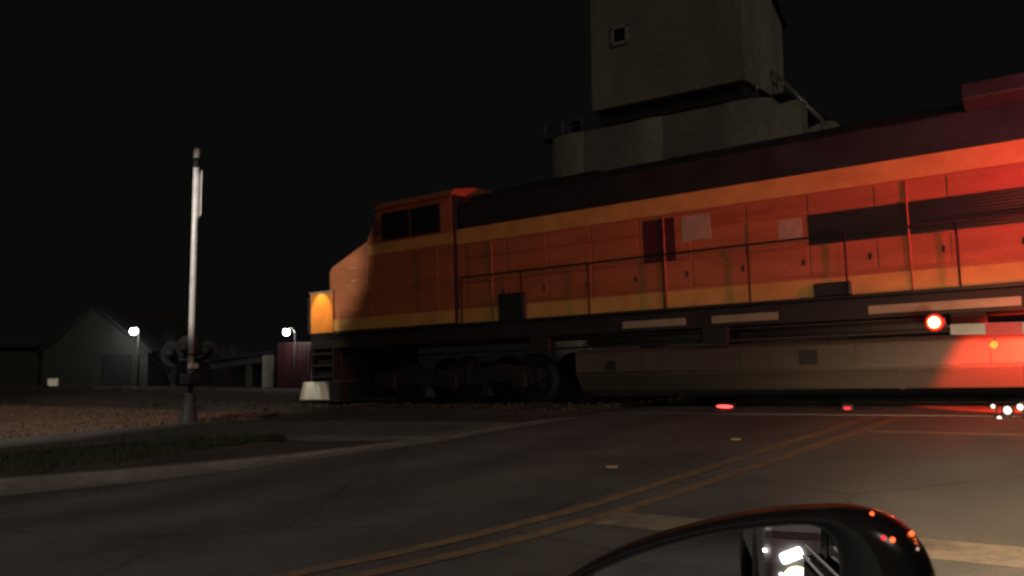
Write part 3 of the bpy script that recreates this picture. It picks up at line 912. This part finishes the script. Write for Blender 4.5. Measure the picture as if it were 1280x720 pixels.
for cy in (-1.95, 1.15):
    for cx, ax in ((X0 + .0, -1), (X1, 1)):
        wo = C_(MB().lathe((cx + ax * .0, cy, .36), (ax, 0, 0), [(-.2, .2), (-.2, .33), (-.17, .355), (-.03, .355), (0, .33), (.0, .22)], 36), 'wheel', M['rubber'])
        C_(MB().lathe((cx + ax * .0, cy, .36), (ax, 0, 0), [(-.02, .22), (.005, .21), (.0, .1), (.02, .06), (.02, .01)], 24), 'rim', M['steel'], wo)
for hu in (.32, 1.66):
    C_(MB().box(hu - .2, hu + .2, 1.98, 2.03, .68, .82, .02), 'headlight', glow('headlight_lens', (1, .85, .65), 6))

tl = glow('tail_lamp_lens', (1, .03, .02), 2.5)
for tu in (.22, 1.76):
    C_(MB().box(tu - .13, tu + .13, -2.46, -2.38, .62, .76, .02), 'tail_lamp', tl)
C_(MB().box(.82, 1.16, -2.43, -2.405, .60, .63, .006), 'plate_lamp', M['lensoff'])
lamp('plate_light', 'POINT', (.55, -2.62, .66), 2.6, (1, .95, .88), shadow_soft_size=.03)
lamp('tail_light', 'POINT', (.22, -2.62, .69), 1.0, (1, .06, .04), shadow_soft_size=.04)

# door mirror
MD = .60
Mc = CAM_P + ray(930, 720) * MD
nh = Vector((.222, -.975, 0)).normalized()
NRM = (nh * math.cos(math.radians(3.2)) + Vector((0, 0, 1)) * math.sin(math.radians(3.2))).normalized()
AX = Vector((0, 0, 1)).cross(NRM).normalized()   # to the right as seen by the driver
AY = NRM.cross(AX).normalized()
def on_mirror(px, py):
    r = ray(px, py)
    t = (Mc - CAM_P).dot(NRM) / r.dot(NRM)
    d = CAM_P + r * t - Mc
    return Vector((d.dot(AX), d.dot(AY)))
OUT = [(690, 735), (720, 711), (770, 686), (830, 665), (900, 648), (960, 638), (1020, 634), (1060, 635), (1097, 643), (1127, 658), (1150, 682), (1166, 714), (1175, 755), (1172, 810), (1140, 862), (1060, 888), (900, 895), (770, 880), (702, 840), (678, 785)]
INN = [(731, 724), (770, 704), (830, 684), (900, 667), (955, 660), (1000, 657), (1022, 660), (1038, 670), (1047, 690), (1050, 722), (1046, 770), (1030, 815), (960, 846), (850, 855), (762, 842), (726, 795), (720, 750)]
def loop(px, n=128):
    P = [on_mirror(*p) for p in px]
    c = on_mirror(905, 765)
    # smooth closed curve, then sampled by angle
    dense = []
    k = len(P)
    for i in range(k):
        p0, p1, p2, p3 = P[i - 1], P[i], P[(i + 1) % k], P[(i + 2) % k]
        for j in range(16):
            t = j / 16
            dense.append(.5 * ((2 * p1) + (p2 - p0) * t + (2 * p0 - 5 * p1 + 4 * p2 - p3) * t * t + (3 * p1 - p0 - 3 * p2 + p3) * t ** 3))
    pol = sorted((math.atan2((p - c).y, (p - c).x), (p - c).length) for p in dense)
    out = []
    for i in range(n):
        a = -PI + 2 * PI * i / n
        lo = max([q for q in pol if q[0] <= a], default=(pol[-1][0] - 2 * PI, pol[-1][1]))
        hi = min([q for q in pol if q[0] > a], default=(pol[0][0] + 2 * PI, pol[0][1]))
        f = (a - lo[0]) / max(1e-9, hi[0] - lo[0])
        rr = lo[1] + (hi[1] - lo[1]) * f
        out.append(c + Vector((math.cos(a), math.sin(a))) * rr)
    return out, c
lo_, cc = loop(OUT)
li_, _ = loop(INN)
def W3(p, h):
    return Mc + AX * p.x + AY * p.y + NRM * h
mh = MB()
rings = []
def ring(ps, h):
    rings.append([mh.bm.verts.new(W3(p, h)) for p in ps])
def close_rings(mb, rings, cap=False):
    for A, B in zip(rings, rings[1:]):
        for i in range(128):
            mb.bm.faces.new((A[i], A[(i + 1) % 128], B[(i + 1) % 128], B[i])).smooth = True
    if cap: mb.bm.faces.new(rings[-1])
    bmesh.ops.recalc_face_normals(mb.bm, faces=mb.bm.faces[:])
def bulge(f):
    return .009 * math.sin(PI * min(1, f * 1.15)) ** .8 if f * 1.15 < 1 else -.022 * ((f * 1.15 - 1) / .15) ** 1.5
for f in (.5, .6, .7, .78, .85, .9, .95, .98, 1.0):
    ring([p + (q - p) * f for p, q in zip(li_, lo_)], bulge(f))
for f, h in ((.99, -.034), (.95, -.05), (.86, -.068), (.70, -.084), (.45, -.095), (.15, -.10)):
    ring([cc + (q - cc) * f for q in lo_], h)
close_rings(mh, rings, True)
mo = C_(mh, 'door_mirror', M['carblack'])
bz = MB()
mh2, rings = mh, []
mh = bz
ring([p + (cc - p) * .02 for p in li_], -.012)
ring(li_, -.004)
for f in (.06, .15, .25, .35, .45, .498):
    ring([p + (q - p) * f for p, q in zip(li_, lo_)], bulge(f))
close_rings(bz, rings)
C_(bz, 'bezel', M['plastic'], mo)
for px, py, rr, mt_ in ((1089, 644, .0013, 'a'), (1105, 671, .0014, 'r'), (1116, 674, .0016, 'a'), (1139, 671, .0016, 'a'), (1147, 689, .0009, 'w')):  # added glowing dots in place of red lamps reflected on the gloss housing
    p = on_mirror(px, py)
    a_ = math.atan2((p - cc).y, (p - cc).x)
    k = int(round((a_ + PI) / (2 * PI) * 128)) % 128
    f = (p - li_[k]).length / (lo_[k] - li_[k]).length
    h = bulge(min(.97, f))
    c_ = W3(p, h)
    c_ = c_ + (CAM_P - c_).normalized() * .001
    mt = {'a': glow('amber_red_glint', (1, .12, .03), 2.6), 'r': glow('red_glint', (1, .03, .06), 1.6), 'w': glow('white_glint', (1, .7, .65), .5)}[mt_]
    C_(MB().lathe(c_, NRM, [(-.002, rr), (0, rr), (.001, rr * .8), (.0016, rr * .3)], 16), 'mirror_glint', mt, mo)
gm = MB()
f = gm.bm.faces.new([gm.bm.verts.new(W3(p + (cc - p) * .012, -.0095)) for p in li_])
back = gm.bm.faces.new([gm.bm.verts.new(W3(p + (cc - p) * .012, -.0115)) for p in li_][::-1])
go = C_(gm, 'mirror_glass', mm, mo)
sk = MB()
sk.tube(W3(on_mirror(1120, 850), -.03), Vector((.075, .50, 1.04)), .028, .035, 16)
C_(sk, 'mirror_arm', M['plastic'], mo)

# ------------------------------------------------------------------ the car waiting behind, seen in the mirror
FC = empty('following_car', (.93, -4.3, g(1, -6)))
tag(FC, 'grey car with bright headlights waiting behind, seen in the door mirror', 'car')
fz = .06
MB().prism([(-4.2, .35), (-4.25, .9), (-1.2, 1.0), (-.3, .93), (.0, .72), (.0, .35)], -.9, .9, axis='x', bev=.05).build('body', M['carpaint'], FC)
MB().prism([(-3.9, .98), (-3.4, 1.45), (-2.0, 1.48), (-1.15, 1.0)], -.8, .8, axis='x', bev=.04).build('cabin', M['carpaint'], FC)
MB().prism([(-1.22, 1.02), (-1.98, 1.45), (-1.95, 1.465), (-1.17, 1.03)], -.72, .72, axis='x').build('windshield', M['glass'], FC)
MB().box(-.5, .5, .0, .02, .42, .66, .01).build('grille', M['chrome'], FC)
hw = glow('white_headlight', (1, .97, .92), 9)
fy = glow('yellow_fog_lamp', (1, .86, .42), 7)
for sx in (-.74, .74):
    MB().box(sx - .065, sx + .065, -.02, .02, .55, .612, .015, rot=Matrix.Rotation(math.radians(-24), 3, 'Y')).build('headlight', hw, FC)
    MB().lathe((sx + .03, .0, .44), (0, 1, 0), [(-.02, .085), (.01, .08), (.02, .05)], 20).build('fog_lamp', fy, FC)
for mx_, mz_ in ((-.89, .60), (-.80, .47)):
    MB().lathe((mx_, .0, mz_), (0, 1, 0), [(-.02, .011), (.01, .010), (.015, .005)], 14).build('marker_light', hw, FC)
for sx in (-.9, .9):
    for cy in (-.85, -3.4):
        wo = MB().lathe((sx, cy, .34), (1 if sx > 0 else -1, 0, 0), [(-.2, .2), (-.2, .32), (-.17, .34), (-.03, .34), (.01, .32), (.01, .2)], 32).build('wheel', M['rubber'], FC)
for sx in (-.74, .74):
    lamp('following_beam', 'SPOT', (.93 + sx, -4.2, .66), 260, (1, .9, .74), (.6 + sx, 6, .1), spot_size=math.radians(80), spot_blend=1, shadow_soft_size=.012)
